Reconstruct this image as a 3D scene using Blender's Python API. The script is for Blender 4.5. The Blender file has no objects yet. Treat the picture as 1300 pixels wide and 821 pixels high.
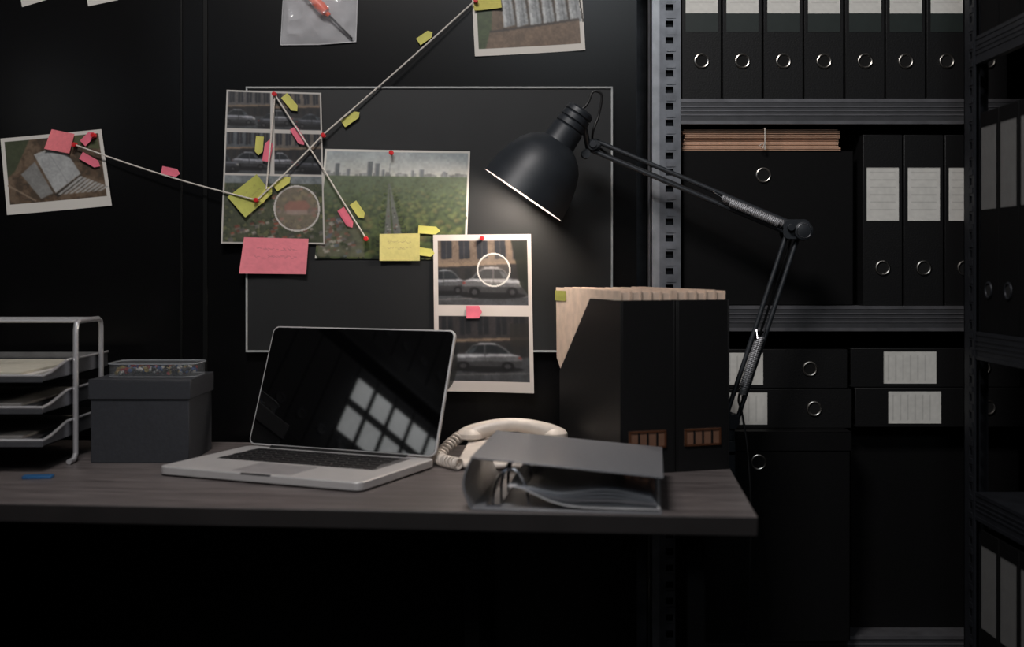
import bpy, bmesh, math, random
import numpy as np
from mathutils import Vector, Matrix
random.seed(7); np.random.seed(7)
scene=bpy.context.scene
COL=scene.collection
H=1.07; F=1500.0; HY=340.0
def W(px,py,Y): return Vector(((px-650)/F*Y, Y, H-(py-HY)/F*Y))

# ---------------------------------------------------------------- materials
def s2l(c):
    return tuple(((x/12.92) if x<=0.04045 else ((x+0.055)/1.055)**2.4) for x in c)
def rgb(r,g,b): return s2l((r/255,g/255,b/255))
MATS={}
def mat(name,col,rough=0.5,metal=0.0,var=0.12,scale=40,bump=0.0,coat=0,emis=None,estr=0,trans=0,alpha=1,spec=0.5,ior=1.5):
    if name in MATS: return MATS[name]
    m=bpy.data.materials.new(name); m.use_nodes=True
    nt=m.node_tree; b=nt.nodes['Principled BSDF']
    c=rgb(*col)
    tc=nt.nodes.new('ShaderNodeTexCoord'); n=nt.nodes.new('ShaderNodeTexNoise')
    n.inputs['Scale'].default_value=scale; n.inputs['Detail'].default_value=4
    nt.links.new(tc.outputs['Object'],n.inputs['Vector'])
    r=nt.nodes.new('ShaderNodeValToRGB')
    r.color_ramp.elements[0].position=0.3; r.color_ramp.elements[1].position=0.7
    r.color_ramp.elements[0].color=(*[x*(1-var) for x in c],1)
    r.color_ramp.elements[1].color=(*[min(1,x*(1+var)) for x in c],1)
    nt.links.new(n.outputs['Fac'],r.inputs['Fac']); nt.links.new(r.outputs['Color'],b.inputs['Base Color'])
    b.inputs['Roughness'].default_value=rough; b.inputs['Metallic'].default_value=metal
    b.inputs['Coat Weight'].default_value=coat; b.inputs['Transmission Weight'].default_value=trans
    b.inputs['Alpha'].default_value=alpha; b.inputs['Specular IOR Level'].default_value=spec
    b.inputs['IOR'].default_value=ior
    if bump:
        bp=nt.nodes.new('ShaderNodeBump'); bp.inputs['Strength'].default_value=bump; bp.inputs['Distance'].default_value=0.002
        nt.links.new(n.outputs['Fac'],bp.inputs['Height']); nt.links.new(bp.outputs['Normal'],b.inputs['Normal'])
    if emis:
        b.inputs['Emission Color'].default_value=(*rgb(*emis),1); b.inputs['Emission Strength'].default_value=estr
    MATS[name]=m; return m
def attr_mat(name,rough):
    m=bpy.data.materials.new(name); m.use_nodes=True
    nt=m.node_tree; b=nt.nodes['Principled BSDF']
    a=nt.nodes.new('ShaderNodeAttribute'); a.attribute_name='Col'
    nt.links.new(a.outputs['Color'],b.inputs['Base Color']); b.inputs['Roughness'].default_value=rough
    return m
M_PRINT=attr_mat('printed_photo_paper',0.45)
M_NOTE=attr_mat('written_note_paper',0.8)
M_BLACK=mat('black_card',(17,17,18),0.5,bump=0.15,scale=300,spec=0.35)
M_BLACKM=mat('matt_black_card',(10,10,11),0.75,spec=0.12)
M_BLACK2=mat('black_box_card',(9,9,10),0.65,bump=0.1,scale=200,spec=0.18)
M_PAGES=mat('page_edges',(190,182,168),0.8,scale=300)
M_RING=mat('nickel_ring',(200,195,188),0.28,1.0)
M_STEEL=mat('dark_galvanised_steel',(122,122,126),0.42,0.6,var=0.22,scale=25)
M_GROOVE=mat('shelf_groove_shaded_steel',(78,79,82),0.5,0.5)  # shelf steel darkened, recess shade between the lip ribs put into colour
M_POST=mat('galvanised_post',(128,131,137),0.42,0.6,var=0.28,scale=30)
M_POSTB=mat('galvanised_post_edge',(170,173,178),0.38,0.55,var=0.2,scale=30)
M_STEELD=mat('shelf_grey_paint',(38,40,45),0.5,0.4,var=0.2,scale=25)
M_CHROME=mat('chrome',(200,200,205),0.18,1.0,var=0.03)
M_TUBE=mat('satin_chrome_tube',(205,205,208),0.3,0.6,var=0.03)
M_ALU=mat('brushed_aluminium',(198,196,196),0.4,0.35,var=0.03)
M_LAMP=mat('black_lamp_enamel',(40,44,49),0.47,0.1)
M_LAMPIN=mat('lamp_inside_enamel',(122,116,114),0.55)
M_MANILA=mat('manila_card',(206,168,142),0.75,scale=60)
M_MANILA2=mat('pale_manila_card',(214,192,174),0.75,scale=60)
M_HOLE=mat('hole_black',(4,4,4),0.9)
M_KEYS=mat('key_black',(14,14,15),0.5)
M_RED=mat('pin_red_plastic',(190,35,40),0.3)
M_YARN=mat('white_yarn',(205,198,190),0.9,bump=0.5,scale=400)

# ---------------------------------------------------------------- mesh builder
class MB:
    def __init__(s): s.bm=bmesh.new(); s.mats=[]
    def mi(s,m):
        if m not in s.mats: s.mats.append(m)
        return s.mats.index(m)
    def face(s,vs,m):
        try:
            f=s.bm.faces.new(vs); f.material_index=s.mi(m); return f
        except ValueError: return None
    def box(s,x0,x1,y0,y1,z0,z1,m,M=None,front=None):
        P=[(x0,y0,z0),(x1,y0,z0),(x1,y1,z0),(x0,y1,z0),(x0,y0,z1),(x1,y0,z1),(x1,y1,z1),(x0,y1,z1)]
        v=[s.bm.verts.new((M@Vector(p)) if M else p) for p in P]
        for k,q in enumerate([(3,2,1,0),(4,5,6,7),(0,1,5,4),(1,2,6,5),(2,3,7,6),(3,0,4,7)]): s.face([v[i] for i in q],front if (front and k!=1) else m)
    def prism(s,poly,z0,z1,m,M=None):
        M=M or Matrix()
        a=[s.bm.verts.new(M@Vector((x,y,z0))) for x,y in poly]
        b=[s.bm.verts.new(M@Vector((x,y,z1))) for x,y in poly]
        n=len(poly); s.face(a[::-1],m); s.face(b,m)
        for i in range(n): s.face([a[i],a[(i+1)%n],b[(i+1)%n],b[i]],m)
    def frame(s,d):
        d=d.normalized(); u=Vector((0,0,1)) if abs(d.z)<0.9 else Vector((1,0,0))
        a=d.cross(u).normalized(); return a,d.cross(a).normalized()
    def lathe(s,prof,o,axis,m,seg=32,mlist=None):
        o=Vector(o); axis=Vector(axis).normalized(); a,b=s.frame(axis); prev=None
        for k,(t,r) in enumerate(prof):
            c=o+axis*t
            if r<1e-6: ring=[s.bm.verts.new(c)]
            else: ring=[s.bm.verts.new(c+(a*math.cos(2*math.pi*i/seg)+b*math.sin(2*math.pi*i/seg))*r) for i in range(seg)]
            if prev:
                mm=mlist[k-1] if mlist else m
                for i in range(seg):
                    j=(i+1)%seg
                    if len(prev)==1 and len(ring)>1: s.face([prev[0],ring[j],ring[i]],mm)
                    elif len(ring)==1 and len(prev)>1: s.face([prev[i],prev[j],ring[0]],mm)
                    elif len(ring)>1: s.face([prev[i],prev[j],ring[j],ring[i]],mm)
            prev=ring
    def cyl(s,p0,p1,r,m,seg=20,r1=None):
        p0=Vector(p0); p1=Vector(p1); L=(p1-p0).length
        s.lathe([(0,0),(0,r),(L,r if r1 is None else r1),(L,0)],p0,p1-p0,m,seg)
    def tube(s,path,r,m,seg=8,closed=False):
        pts=[Vector(p) for p in path]; n=len(pts); rings=[]; a=None
        for i in range(n):
            if closed: d=pts[(i+1)%n]-pts[i-1]
            else: d=pts[min(i+1,n-1)]-pts[max(i-1,0)]
            d.normalize()
            if a is None: a,_=s.frame(d)
            a=(a-d*a.dot(d)).normalized(); b=d.cross(a)
            rr=r[i] if isinstance(r,(list,tuple)) else r
            rings.append([s.bm.verts.new(pts[i]+(a*math.cos(2*math.pi*k/seg)+b*math.sin(2*math.pi*k/seg))*rr) for k in range(seg)])
        for i in range(n if closed else n-1):
            A=rings[i]; B=rings[(i+1)%n]
            for k in range(seg): s.face([A[k],A[(k+1)%seg],B[(k+1)%seg],B[k]],m)
        if not closed: s.face(rings[0][::-1],m); s.face(rings[-1],m)
    def torus(s,c,axis,R,r,m,seg=28,ts=8):
        c=Vector(c); a,b=s.frame(Vector(axis))
        s.tube([c+(a*math.cos(2*math.pi*i/seg)+b*math.sin(2*math.pi*i/seg))*R for i in range(seg)],r,m,ts,True)
    def finish(s,name,parent=None,label=None,bevel=0,origin=None,sharp=35,flat=False):
        if origin is not None:
            for v in s.bm.verts: v.co-=origin
        bmesh.ops.recalc_face_normals(s.bm,faces=s.bm.faces)
        me=bpy.data.meshes.new(name); s.bm.to_mesh(me); s.bm.free()
        for m in s.mats: me.materials.append(m)
        if not flat:
            me.polygons.foreach_set('use_smooth',[True]*len(me.polygons)); me.set_sharp_from_angle(angle=math.radians(sharp))
        o=bpy.data.objects.new(name,me); COL.objects.link(o)
        if parent: o.parent=parent
        if label: o['label']=label
        if bevel:
            b=o.modifiers.new('bevel','BEVEL'); b.width=bevel; b.segments=2; b.limit_method='ANGLE'; b.angle_limit=math.radians(50)
        return o
def rrect(x0,x1,y0,y1,r,n=6):
    P=[]
    for cx,cy,a0 in [(x1-r,y0+r,-90),(x1-r,y1-r,0),(x0+r,y1-r,90),(x0+r,y0+r,180)]:
        for i in range(n+1):
            a=math.radians(a0+90*i/n); P.append((cx+r*math.cos(a),cy+r*math.sin(a)))
    return P
def tag(o,label,cat,group=None):
    o['label']=label; o['category']=cat
    if group: o['group']=group
    return o
def thing(name,label,cat,loc=(0,0,0),rz=0,group=None):
    e=bpy.data.objects.new(name,None); e.empty_display_size=0.05; COL.objects.link(e)
    e.location=loc; e.rotation_euler=(0,0,math.radians(rz)); return tag(e,label,cat,group)
def instance(root,loc,rot,label=None,skip=None):
    n=root.copy(); COL.objects.link(n); n.location=loc; n.rotation_euler=rot
    if label: n['label']=label
    for c in root.children:
        if skip and c.name.startswith(skip): continue
        k=c.copy(); COL.objects.link(k); k.parent=n
        for g in c.children:
            q=g.copy(); COL.objects.link(q); q.parent=k
    return n
def struct(o): o['kind']='structure'; return o

# ---------------------------------------------------------------- canvas
class Canvas:
    def __init__(s,w,h,col):
        s.w=w;s.h=h; s.a=np.ones((h,w,3))*np.array(col,float); s.Y,s.X=np.mgrid[0:h,0:w].astype(float)
    def put(s,m,col,al=1.0): s.a[m]=s.a[m]*(1-al)+np.array(col,float)*al
    def rect(s,x0,y0,x1,y1,col,al=1): s.put((s.X>=x0)&(s.X<x1)&(s.Y>=y0)&(s.Y<y1),col,al)
    def ell(s,cx,cy,rx,ry,col,al=1): s.put(((s.X-cx)/rx)**2+((s.Y-cy)/ry)**2<1,col,al)
    def ring(s,cx,cy,r,w,col):
        d=np.hypot(s.X-cx,s.Y-cy); s.put(abs(d-r)<w/2,col)
    def poly(s,P,col,al=1):
        m=np.zeros(s.X.shape,bool); n=len(P)
        for i in range(n):
            x1,y1=P[i];x2,y2=P[(i+1)%n]
            if y1==y2: continue
            c=((s.Y>=min(y1,y2))&(s.Y<max(y1,y2)))&(s.X<(x2-x1)*(s.Y-y1)/(y2-y1)+x1)
            m^=c
        s.put(m,col,al)
    def line(s,x1,y1,x2,y2,w,col,al=1):
        dx=x2-x1;dy=y2-y1;L=dx*dx+dy*dy+1e-9
        t=np.clip(((s.X-x1)*dx+(s.Y-y1)*dy)/L,0,1)
        s.put(np.hypot(s.X-x1-t*dx,s.Y-y1-t*dy)<w/2,col,al)
    def noise(s,sc):
        gh=int(s.h/sc)+3; gw=int(s.w/sc)+3; g=np.random.rand(gh,gw)
        y=s.Y/sc;x=s.X/sc;iy=y.astype(int);ix=x.astype(int);fy=y-iy;fx=x-ix
        fx=fx*fx*(3-2*fx); fy=fy*fy*(3-2*fy)
        return (g[iy,ix]*(1-fx)+g[iy,ix+1]*fx)*(1-fy)+(g[iy+1,ix]*(1-fx)+g[iy+1,ix+1]*fx)*fy
    def mask(s,x0,y0,x1,y1): return (s.X>=x0)&(s.X<x1)&(s.Y>=y0)&(s.Y<y1)
    def grain(s,amt,x0=0,y0=0,x1=1e9,y1=1e9,scales=(2,5)):
        n=sum(s.noise(k)-0.5 for k in scales)/len(scales)
        m=s.mask(x0,y0,x1,y1)
        s.a[m]*=(1+amt*2*n[m])[:,None]
    def blur(s,x0,y0,x1,y1,n=1):
        x0,y0,x1,y1=[int(k) for k in (x0,y0,x1,y1)]
        for _ in range(n):
            r=s.a[y0:y1,x0:x1]; p=np.pad(r,((1,1),(1,1),(0,0)),mode='edge')
            s.a[y0:y1,x0:x1]=(4*p[1:-1,1:-1]+2*(p[:-2,1:-1]+p[2:,1:-1]+p[1:-1,:-2]+p[1:-1,2:])+p[:-2,:-2]+p[2:,:-2]+p[:-2,2:]+p[2:,2:])/16
def bil(C,u,v):
    return (C[0][0]*(1-u)*(1-v)+C[1][0]*u*(1-v)+C[2][0]*u*v+C[3][0]*(1-u)*v,
            C[0][1]*(1-u)*(1-v)+C[1][1]*u*(1-v)+C[2][1]*u*v+C[3][1]*(1-u)*v)
def sheet(name,cv,C,Y,m,curl=0.0,label=None,cat=None,group=None,metric=None,parent=None):
    h,w=cv.h,cv.w; V=[]
    if metric: ctr=Vector((0,0,0))
    else:
        c=bil(C,0.5,0.5); ctr=W(c[0],c[1],Y)
    for j in range(h):
        v=j/(h-1)
        for i in range(w):
            u=i/(w-1)
            if metric: V.append((u*metric[0],0,-v*metric[1]))
            else:
                x,y=bil(C,u,v); p=W(x,y,Y)-ctr
                p.y-=curl*(abs(u-0.5)*2)**3*(0.4+0.6*v); V.append(p)
    Fc=[(j*w+i,(j+1)*w+i,(j+1)*w+i+1,j*w+i+1) for j in range(h-1) for i in range(w-1)]
    me=bpy.data.meshes.new(name); me.from_pydata(V,[],Fc)
    a=np.clip(cv.a/255.0,0,1); lin=np.where(a<=0.04045,a/12.92,((a+0.055)/1.055)**2.4)
    col=np.ones((h*w,4)); col[:,:3]=lin.reshape(-1,3)
    at=me.color_attributes.new('Col','FLOAT_COLOR','POINT'); at.data.foreach_set('color',col.ravel())
    me.materials.append(m); me.polygons.foreach_set('use_smooth',[True]*len(me.polygons))
    o=bpy.data.objects.new(name,me); COL.objects.link(o); o.location=ctr
    if parent: o.parent=parent
    if cat: tag(o,label,cat,group)
    return o

# ================================================================ ROOM
M_WALL=mat('black_lacquered_wall',(9,9,10),0.27,var=0.3,scale=3,spec=0.32)
M_WALLD=mat('dark_side_wall',(20,21,22),0.8,scale=5)
M_FLOOR=mat('dark_floor',(12,12,12),0.7,scale=6)
b=MB()
b.box(-1.75,0.235,2.225,2.65,0,2.6,M_WALL); b.box(0.235,1.3,2.6,2.65,0,2.6,M_WALLD)
struct(b.finish('wall_back',flat=True))
b=MB(); b.box(-1.75,-1.7,-1.55,2.225,0,2.6,M_WALLD); struct(b.finish('wall_left',flat=True))
b=MB(); b.box(1.25,1.3,-1.55,2.6,0,2.6,M_WALLD); struct(b.finish('wall_right',flat=True))
b=MB(); b.box(-1.75,1.3,-1.6,-1.55,0,2.6,M_WALLD); struct(b.finish('wall_front',flat=True))
b=MB(); b.box(-1.75,1.3,-1.6,2.65,-0.05,0,M_FLOOR); struct(b.finish('floor',flat=True))
b=MB(); b.box(-1.75,1.3,-1.6,2.65,2.6,2.65,M_WALLD); struct(b.finish('ceiling',flat=True))
M_TRIM=mat('black_trim',(11,12,12),0.45,spec=.2)
for k,(p0,p1) in enumerate([(258,264),(229,232)]):
    b=MB(); b.box((p0-650)/F*2.225,(p1-650)/F*2.225,2.221,2.225,0,2.6,M_TRIM); struct(b.finish('trim_%d'%(k+1),bevel=0.001))

# ================================================================ DESK
def wood(name,c1,c2):
    m=bpy.data.materials.new(name); m.use_nodes=True; nt=m.node_tree; p=nt.nodes['Principled BSDF']
    tc=nt.nodes.new('ShaderNodeTexCoord'); mp=nt.nodes.new('ShaderNodeMapping'); mp.inputs['Scale'].default_value=(2.2,26,26)
    n=nt.nodes.new('ShaderNodeTexNoise'); n.inputs['Scale'].default_value=3; n.inputs['Detail'].default_value=10; n.inputs['Roughness'].default_value=0.7; n.inputs['Distortion'].default_value=0.5
    r=nt.nodes.new('ShaderNodeValToRGB'); r.color_ramp.elements[0].position=0.34; r.color_ramp.elements[1].position=0.66
    r.color_ramp.elements[0].color=(*rgb(*c1),1); r.color_ramp.elements[1].color=(*rgb(*c2),1)
    nt.links.new(tc.outputs['Object'],mp.inputs['Vector']); nt.links.new(mp.outputs['Vector'],n.inputs['Vector'])
    nt.links.new(n.outputs['Fac'],r.inputs['Fac']); nt.links.new(r.outputs['Color'],p.inputs['Base Color'])
    p.inputs['Roughness'].default_value=0.42
    return m
M_WOOD=wood('dark_ash_desktop',(62,57,57),(114,107,106))
M_WOODD=mat('black_desk_side',(16,15,15),0.6,spec=0.3)
M_EDGE=mat('desk_edge_unlit',(34,31,31),0.55,var=0.2,scale=12)  # unlit edge faces: shade put into a darker desk colour
DR=-5.0
desk=thing('desk','long dark ash-grey wooden desk against the black wall','desk',(0.3165,1.518,0),DR)
b=MB(); b.box(-1.28,0,0,0.580,0.724,0.75,M_WOOD,front=M_EDGE); b.finish('desktop',desk,bevel=0.002)
for x in (-0.085,-0.42,-1.25):
    b=MB(); b.box(x,x+0.025,0.10 if x>-.1 else .3,0.42 if x>-.1 else 0.55,0,0.724,M_WOODD); b.finish('leg',desk,bevel=0.002)
b=MB(); b.box(-1.225,-0.42,0.5,0.52,0.30,0.724,M_WOODD); b.finish('modesty_panel',desk,bevel=0.002)

# ================================================================ SHELVING
def shelving(label,loc,rz,Wd,D,Ht,zs,pw=0.055,steel=None,postm=None,slots=True):
    r=thing('shelving_unit',label,'shelf',loc,rz)
    S_=steel or M_STEEL; P_=postm or M_POST; PB=postm or M_POSTB
    def post(x0,x1,y,ysign,flip):
        b=MB(); t=0.003
        w=x1-x0
        if not flip: rails=[(x0,x0+w*0.30,PB),(x0+w*0.30,x0+w*.50,P_),(x0+w*0.76,x1,P_)]; sl=(x0+w*0.50,x0+w*0.76)
        else: rails=[(x1-w*0.30,x1,PB),(x1-w*.50,x1-w*.30,P_),(x0,x0+w*0.24,P_)]; sl=(x0+w*0.24,x1-w*0.50)
        for p,q,mm in rails: b.box(p,q,y,y+t,0,Ht,mm)
        if slots:
            z=0.02
            while z<Ht:
                b.box(sl[0],sl[1],y+0.0004,y+t,z,z+0.018,P_)
                b.box(sl[0]+0.002,sl[1]+0.004,y-0.0012,y+0.0004,z+0.004,z+0.013,P_)
                z+=0.030
        else: b.box(sl[0],sl[1],y+0.001,y+t,0,Ht,P_)
        xs=(x0,x0+t) if not flip else (x1-t,x1)
        b.box(xs[0],xs[1],min(y,y+ysign*0.04),max(y+t,y+ysign*0.04),0,Ht,PB)
        b.box(sl[0],sl[1],y+0.012,y+0.014,0,Ht,M_STEELD)
        b.finish('upright_post',r,flat=True)
    for y,s in ((0,1),(D-0.003,-1)):
        if s==1: post(0,pw,y,s,False); post(Wd-pw,Wd,y,s,True)
        else:
            for x in (0,Wd-0.04):
                b=MB(); b.box(x,x+0.04,y,y+0.003,0,Ht,P_); b.finish('upright_post',r,flat=True)
    for z in zs:
        b=MB(); x0=pw+0.001; x1=Wd-pw-0.001; y0=0.001; y1=D-0.005
        b.box(x0,x1,y0,y1,z-0.004,z,S_)
        for q in (y0,y1-0.004):
            b.box(x0,x1,q+0.0012,q+0.004,z-0.046,z-0.004,M_GROOVE if S_ is M_STEEL else S_)
            for za,zb in ((0.004,0.006),(0.013,0.0155),(0.0205,0.023),(0.028,0.0305),(0.040,0.046)):
                b.box(x0,x1,q,q+0.0012,z-zb,z-za,S_)
        b.box(x0,x1,y0+0.004,y0+0.012,z-0.046,z-0.044,S_)
        b.finish('shelf_board',r,flat=True)
    return r
ZA,ZB,ZC,ZD=1.378,1.001,0.40,0.10
shelving('galvanised steel shelving unit filled with black binders',(0.252,2.15,0),0,0.92,0.42,2.2,[1.76,ZA,ZB,ZC,ZD])
SX=0.765
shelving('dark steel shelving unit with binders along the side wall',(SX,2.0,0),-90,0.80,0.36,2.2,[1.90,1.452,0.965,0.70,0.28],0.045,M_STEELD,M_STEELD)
LX=-1.27
shelving('black steel shelving unit with binders on the side wall',(LX,0.35,0),90,1.75,0.38,2.3,[2.10,1.70,1.30,0.90,0.50],0.045,M_BLACKM,M_BLACKM,False)

# ---- binders
def label_canvas(w,h,col=(206,204,196),lines=True):
    c=Canvas(w,h,col)
    if lines:
        for k in range(4,h-4,6): c.line(3,k,w-4,k,0.9,[q*.76 for q in col],0.45)
    c.rect(0,0,w,1,[q*.6 for q in col]); c.grain(0.05)
    return c
def binder(name,label,group,w,hh,z0,z1,band,loc,rot=(0,0,0),body=None,lc=(222,221,215),lines=True,z2=None):
    r=thing(name,label,'binder',loc,0,group); r.rotation_euler=rot
    D=0.285; t=0.003; K=body or M_BLACK
    b=MB()
    b.box(0,w,0,t,0,hh,K); b.box(0,t,t,D,0,hh,K); b.box(w-t,w,t,D,0,hh,K)
    b.box(t+0.003,w-t-0.006,0.03,D-0.012,0.008,hh-0.018,M_PAGES)
    b.finish('cover',r,bevel=0.001)
    b=MB(); b.torus((w/2,-0.001,0.069),(0,1,0),0.0120,0.0022,M_RING if body is None else M_STEELD); b.lathe([(0,0),(0,0.0112),(0.0012,0.0112)],(w/2,-0.0010,0.069),(0,1,0),M_HOLE,24)
    b.finish('finger_ring',r,label='nickel finger ring around a dark hole')
    sw=w-0.013
    o=sheet('spine_label',label_canvas(26,44,lc,lines),None,0,M_NOTE,metric=(sw,z1-z0),parent=r); o.location=(0.0065,-0.0008,z1)
    if z2:
        o=sheet('spine_label',label_canvas(26,30,lc,lines),None,0,M_NOTE,metric=(sw,z2[1]-z2[0]),parent=r); o.location=(0.0065,-0.0008,z2[1])
    if band:
        b=MB(); b.box(0.0065,w-0.0065,-0.0007,0,z0-0.034,z0,mat('label_green_band',(34,42,40),0.5)); b.finish('label_band',r)
    return r
bw=0.0715; pitch=0.0745
g1='black binders on the upper shelf'
B1=binder('binder','black binder with banded white spine label on the upper shelf',g1,bw,0.315,0.156,0.252,True,(0.310,2.154,ZA))
for i in range(1,8): instance(B1,(0.310+i*pitch,2.154+random.uniform(0,0.003),ZA),(0,0,0))
g2='black binders on the middle shelf'
B2=binder('binder','black lever arch binder with ruled label beside the archive box',g2,bw,0.312,0.155,0.252,False,(0.640,2.154,ZB))
for i in range(1,4): instance(B2,(0.640+i*0.0755,2.154+0.002*i,ZB),(0,0,0))
zt=0.777
g3='binders lying in stacks on storage boxes'
for (xr,z,lb) in [(0.622,zt,'black binder lying flat at the bottom of a stack'),(0.616,zt+0.0722,'black binder lying flat on top of another binder'),
               (0.940,zt+0.002,'black binder lying flat at the bottom of a stack'),(0.934,zt+0.0742,'black binder lying flat on top of another binder')]:
    n=instance(B2,(xr,2.162 if z<0.8 else 2.170,z),(0,math.radians(-90),0),lb); n['group']=g3
g4='tall black binders on the side shelving'
B4=binder('binder','tall black binder with long white spine label painted dim',g4,0.072,0.36,0.20,0.335,False,(SX+0.006,1.945,0.965),(0,0,math.radians(-90)),M_BLACKM,(98,98,97),False)  # white labels painted grey, the rack's dim light is in their colour
for zz in (1.452,0.965,0.28):
    for i in range(9):
        if zz==0.965 and i==0: continue
        instance(B4,(SX+0.006,1.945-i*0.0755,zz-(0.055 if zz<.5 else 0)*0,),(0,0,math.radians(-90)))
g5='black binders on the side wall shelving'
i0=9
B5=binder('binder','matt black binder with plain white labels on side wall shelving',g5,0.0735,0.312,0.205,0.275,False,(LX-0.006,0.41+i0*0.0765,1.30),(0,0,math.radians(90)),M_BLACKM,(240,240,238),False,(0.10,0.180))
for zz in (1.70,1.30,0.90):
    for i in range(21):
        if zz==1.30 and i==i0: continue
        lab=(zz==1.30 and 8<=i<=12)
        instance(B5,(LX-0.006,0.41+i*0.0765,zz),(0,0,math.radians(90)),None if lab else 'plain matt black binder on the side wall shelving',None if lab else 'spine_label')

# ---- archive boxes on the shelf
def archive_box(label,loc,w,d,h,lid=True,ringz=None,ringx=None,ring=True):
    r=thing('archive_box',label,'box',loc)
    b=MB(); b.box(0.002,w-0.002,0.002,d-0.002,0,h-(0.002 if lid else 0),M_BLACK2); b.finish('body',r,bevel=0.002)
    if lid:
        b=MB(); lh=0.035; t=0.0018
        b.box(0,w,0,d,h-t,h,M_BLACK2); b.box(0,w,0,t,h-lh,h-t,M_BLACK2); b.box(0,w,d-t,d,h-lh,h-t,M_BLACK2)
        b.box(0,t,t,d-t,h-lh,h-t,M_BLACK2); b.box(w-t,w,t,d-t,h-lh,h-t,M_BLACK2); b.finish('lid',r,bevel=0.0008)
    if ring:
        b=MB(); rx=ringx if ringx is not None else w/2; rz=ringz if ringz is not None else h-0.06
        b.torus((rx,0.0008,rz),(0,1,0),0.0125,0.0018,M_RING); b.lathe([(0,0),(0,0.012)],(rx,0.0007,rz),(0,1,0),M_HOLE,24)
        b.finish('finger_ring',r,label='metal ringed pull hole')
    return r
archive_box('large black archive box under the tied folders',(0.312,2.17,ZB),0.318,0.34,0.2845,False,0.2845-0.045,0.15)
archive_box('black lidded storage box carrying stacked binders',(0.312,2.118,ZC),0.297,0.36,zt-ZC,True,zt-ZC-0.055,0.130)
archive_box('plain black storage box carrying stacked binders',(0.630,2.20,ZC),0.318,0.35,zt-ZC+0.002,False,ring=False)
z=ZB+0.2847
for i in range(5):
    b=MB(); w=0.292+random.uniform(-0.006,0.003); dx=random.uniform(0,0.004); t=0.0076
    b.prism([(dx,0),(w,0),(w+0.003,0.02),(w+0.003,0.30),(dx,0.30)],0,0.0009,M_MANILA); b.box(dx+0.004,w-0.004,0.004,0.295,0.0011,t-0.0011,M_PAGES)
    b.prism([(dx+0.002,0.001),(w-0.004,0),(w-0.001,0.30),(dx,0.30)],t-0.0009,t-0.0001,M_MANILA)
    b.tube([(dx,0.002,t/2),(w,0.002,t/2)],0.0016,M_MANILA,6)
    o=b.finish('manila_folder'); o.location=(0.313,2.168+random.uniform(0,0.006),z); o.rotation_euler=(0,0,math.radians(random.uniform(-0.4,0.4)))
    tag(o,'tan manila folder in a stack tied with white string','folder','tied manila folders on the archive box'); z+=t
b=MB(); xs=0.462
b.tube([(xs,2.158,1.2862),(xs,2.158,z+0.0012),(xs+0.002,2.3,z+0.0016),(xs,2.475,z+0.0012),(xs,2.478,1.2862)],0.0012,M_YARN,6)
b.tube([(xs,2.158,1.30),(xs-0.012,2.156,1.292),(xs-0.005,2.156,1.288),(xs,2.157,1.298)],0.0009,M_YARN,6)
tag(b.finish('tie_string'),'white string tied around the manila folders','string')

# ================================================================ BOARD
YB=2.21
p0=W(312,110,YB); p1=W(778,447,YB)
M_BOARD=mat('matt_blackboard',(27,28,29),0.5,var=0.15,scale=8,spec=0.4)
M_FRAME=mat('white_board_frame',(165,168,168),0.4)
board=thing('notice_board','black notice board with thin white frame on the wall','board',((p0.x+p1.x)/2,YB,p1.z))
hw=(p1.x-p0.x)/2; bh=p0.z-p1.z
b=MB(); b.box(-hw+0.002,hw-0.002,0.001,0.0148,0.002,bh-0.002,M_BOARD); b.finish('panel',board)
b=MB(); f=0.0035
b.box(-hw,hw,-0.002,0.0148,0,f,M_FRAME); b.box(-hw,hw,-0.002,0.0148,bh-f,bh,M_FRAME)
b.box(-hw,-hw+f,-0.002,0.0148,f,bh-f,M_FRAME); b.box(hw-f,hw,-0.002,0.0148,f,bh-f,M_FRAME); b.finish('frame',board,bevel=0.0006)

def car(c,x,y,w,h,col,flip=False):
    q=lambda pts:[((x+w-px*w) if flip else (x+px*w),y+py*h) for px,py in pts]
    c.ell(x+w/2,y+h*0.97,w*0.52,h*0.12,(14,14,16),0.85)
    d=[k*0.42 for k in col]; d2=[k*0.7 for k in col]; l=[min(255,k*1.3) for k in col]
    c.poly(q([(0,.60),(.03,.50),(.14,.43),(.22,.40),(.32,.12),(.40,.03),(.52,0),(.66,.03),(.76,.18),(.86,.40),(.97,.47),(1,.58),(.99,.84),(0,.86)]),d2)
    c.poly(q([(.01,.58),(.03,.50),(.14,.43),(.86,.41),(.97,.48),(.5,.52)]),l)
    c.poly(q([(0,.70),(1,.66),(.99,.86),(.01,.88)]),d)
    c.poly(q([(.25,.40),(.34,.13),(.48,.09),(.48,.40)]),(24,28,32)); c.poly(q([(.51,.40),(.51,.08),(.65,.10),(.74,.22),(.81,.39)]),(30,34,38))
    c.poly(q([(.27,.36),(.33,.2),(.40,.14),(.34,.38)]),(90,98,104),.6)
    c.poly(q([(.42,.02),(.52,0),(.64,.02),(.64,.06),(.40,.07)]),l,0.8)
    c.poly(q([(.01,.56),(.09,.54),(.08,.64),(.01,.66)]),(180,178,170),0.7); c.poly(q([(.95,.50),(.99,.52),(.99,.60),(.94,.58)]),(130,50,44),0.8)
    c.line(*q([(.495,.1)])[0],*q([(.50,.8)])[0],1,d)
    for wx in (.2,.8):
        cx=x+w*(1-wx if flip else wx); c.ell(cx,y+h*.86,w*.085,h*.17,(12,12,14)); c.ell(cx,y+h*.86,w*.045,h*.09,(60,60,62))
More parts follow.
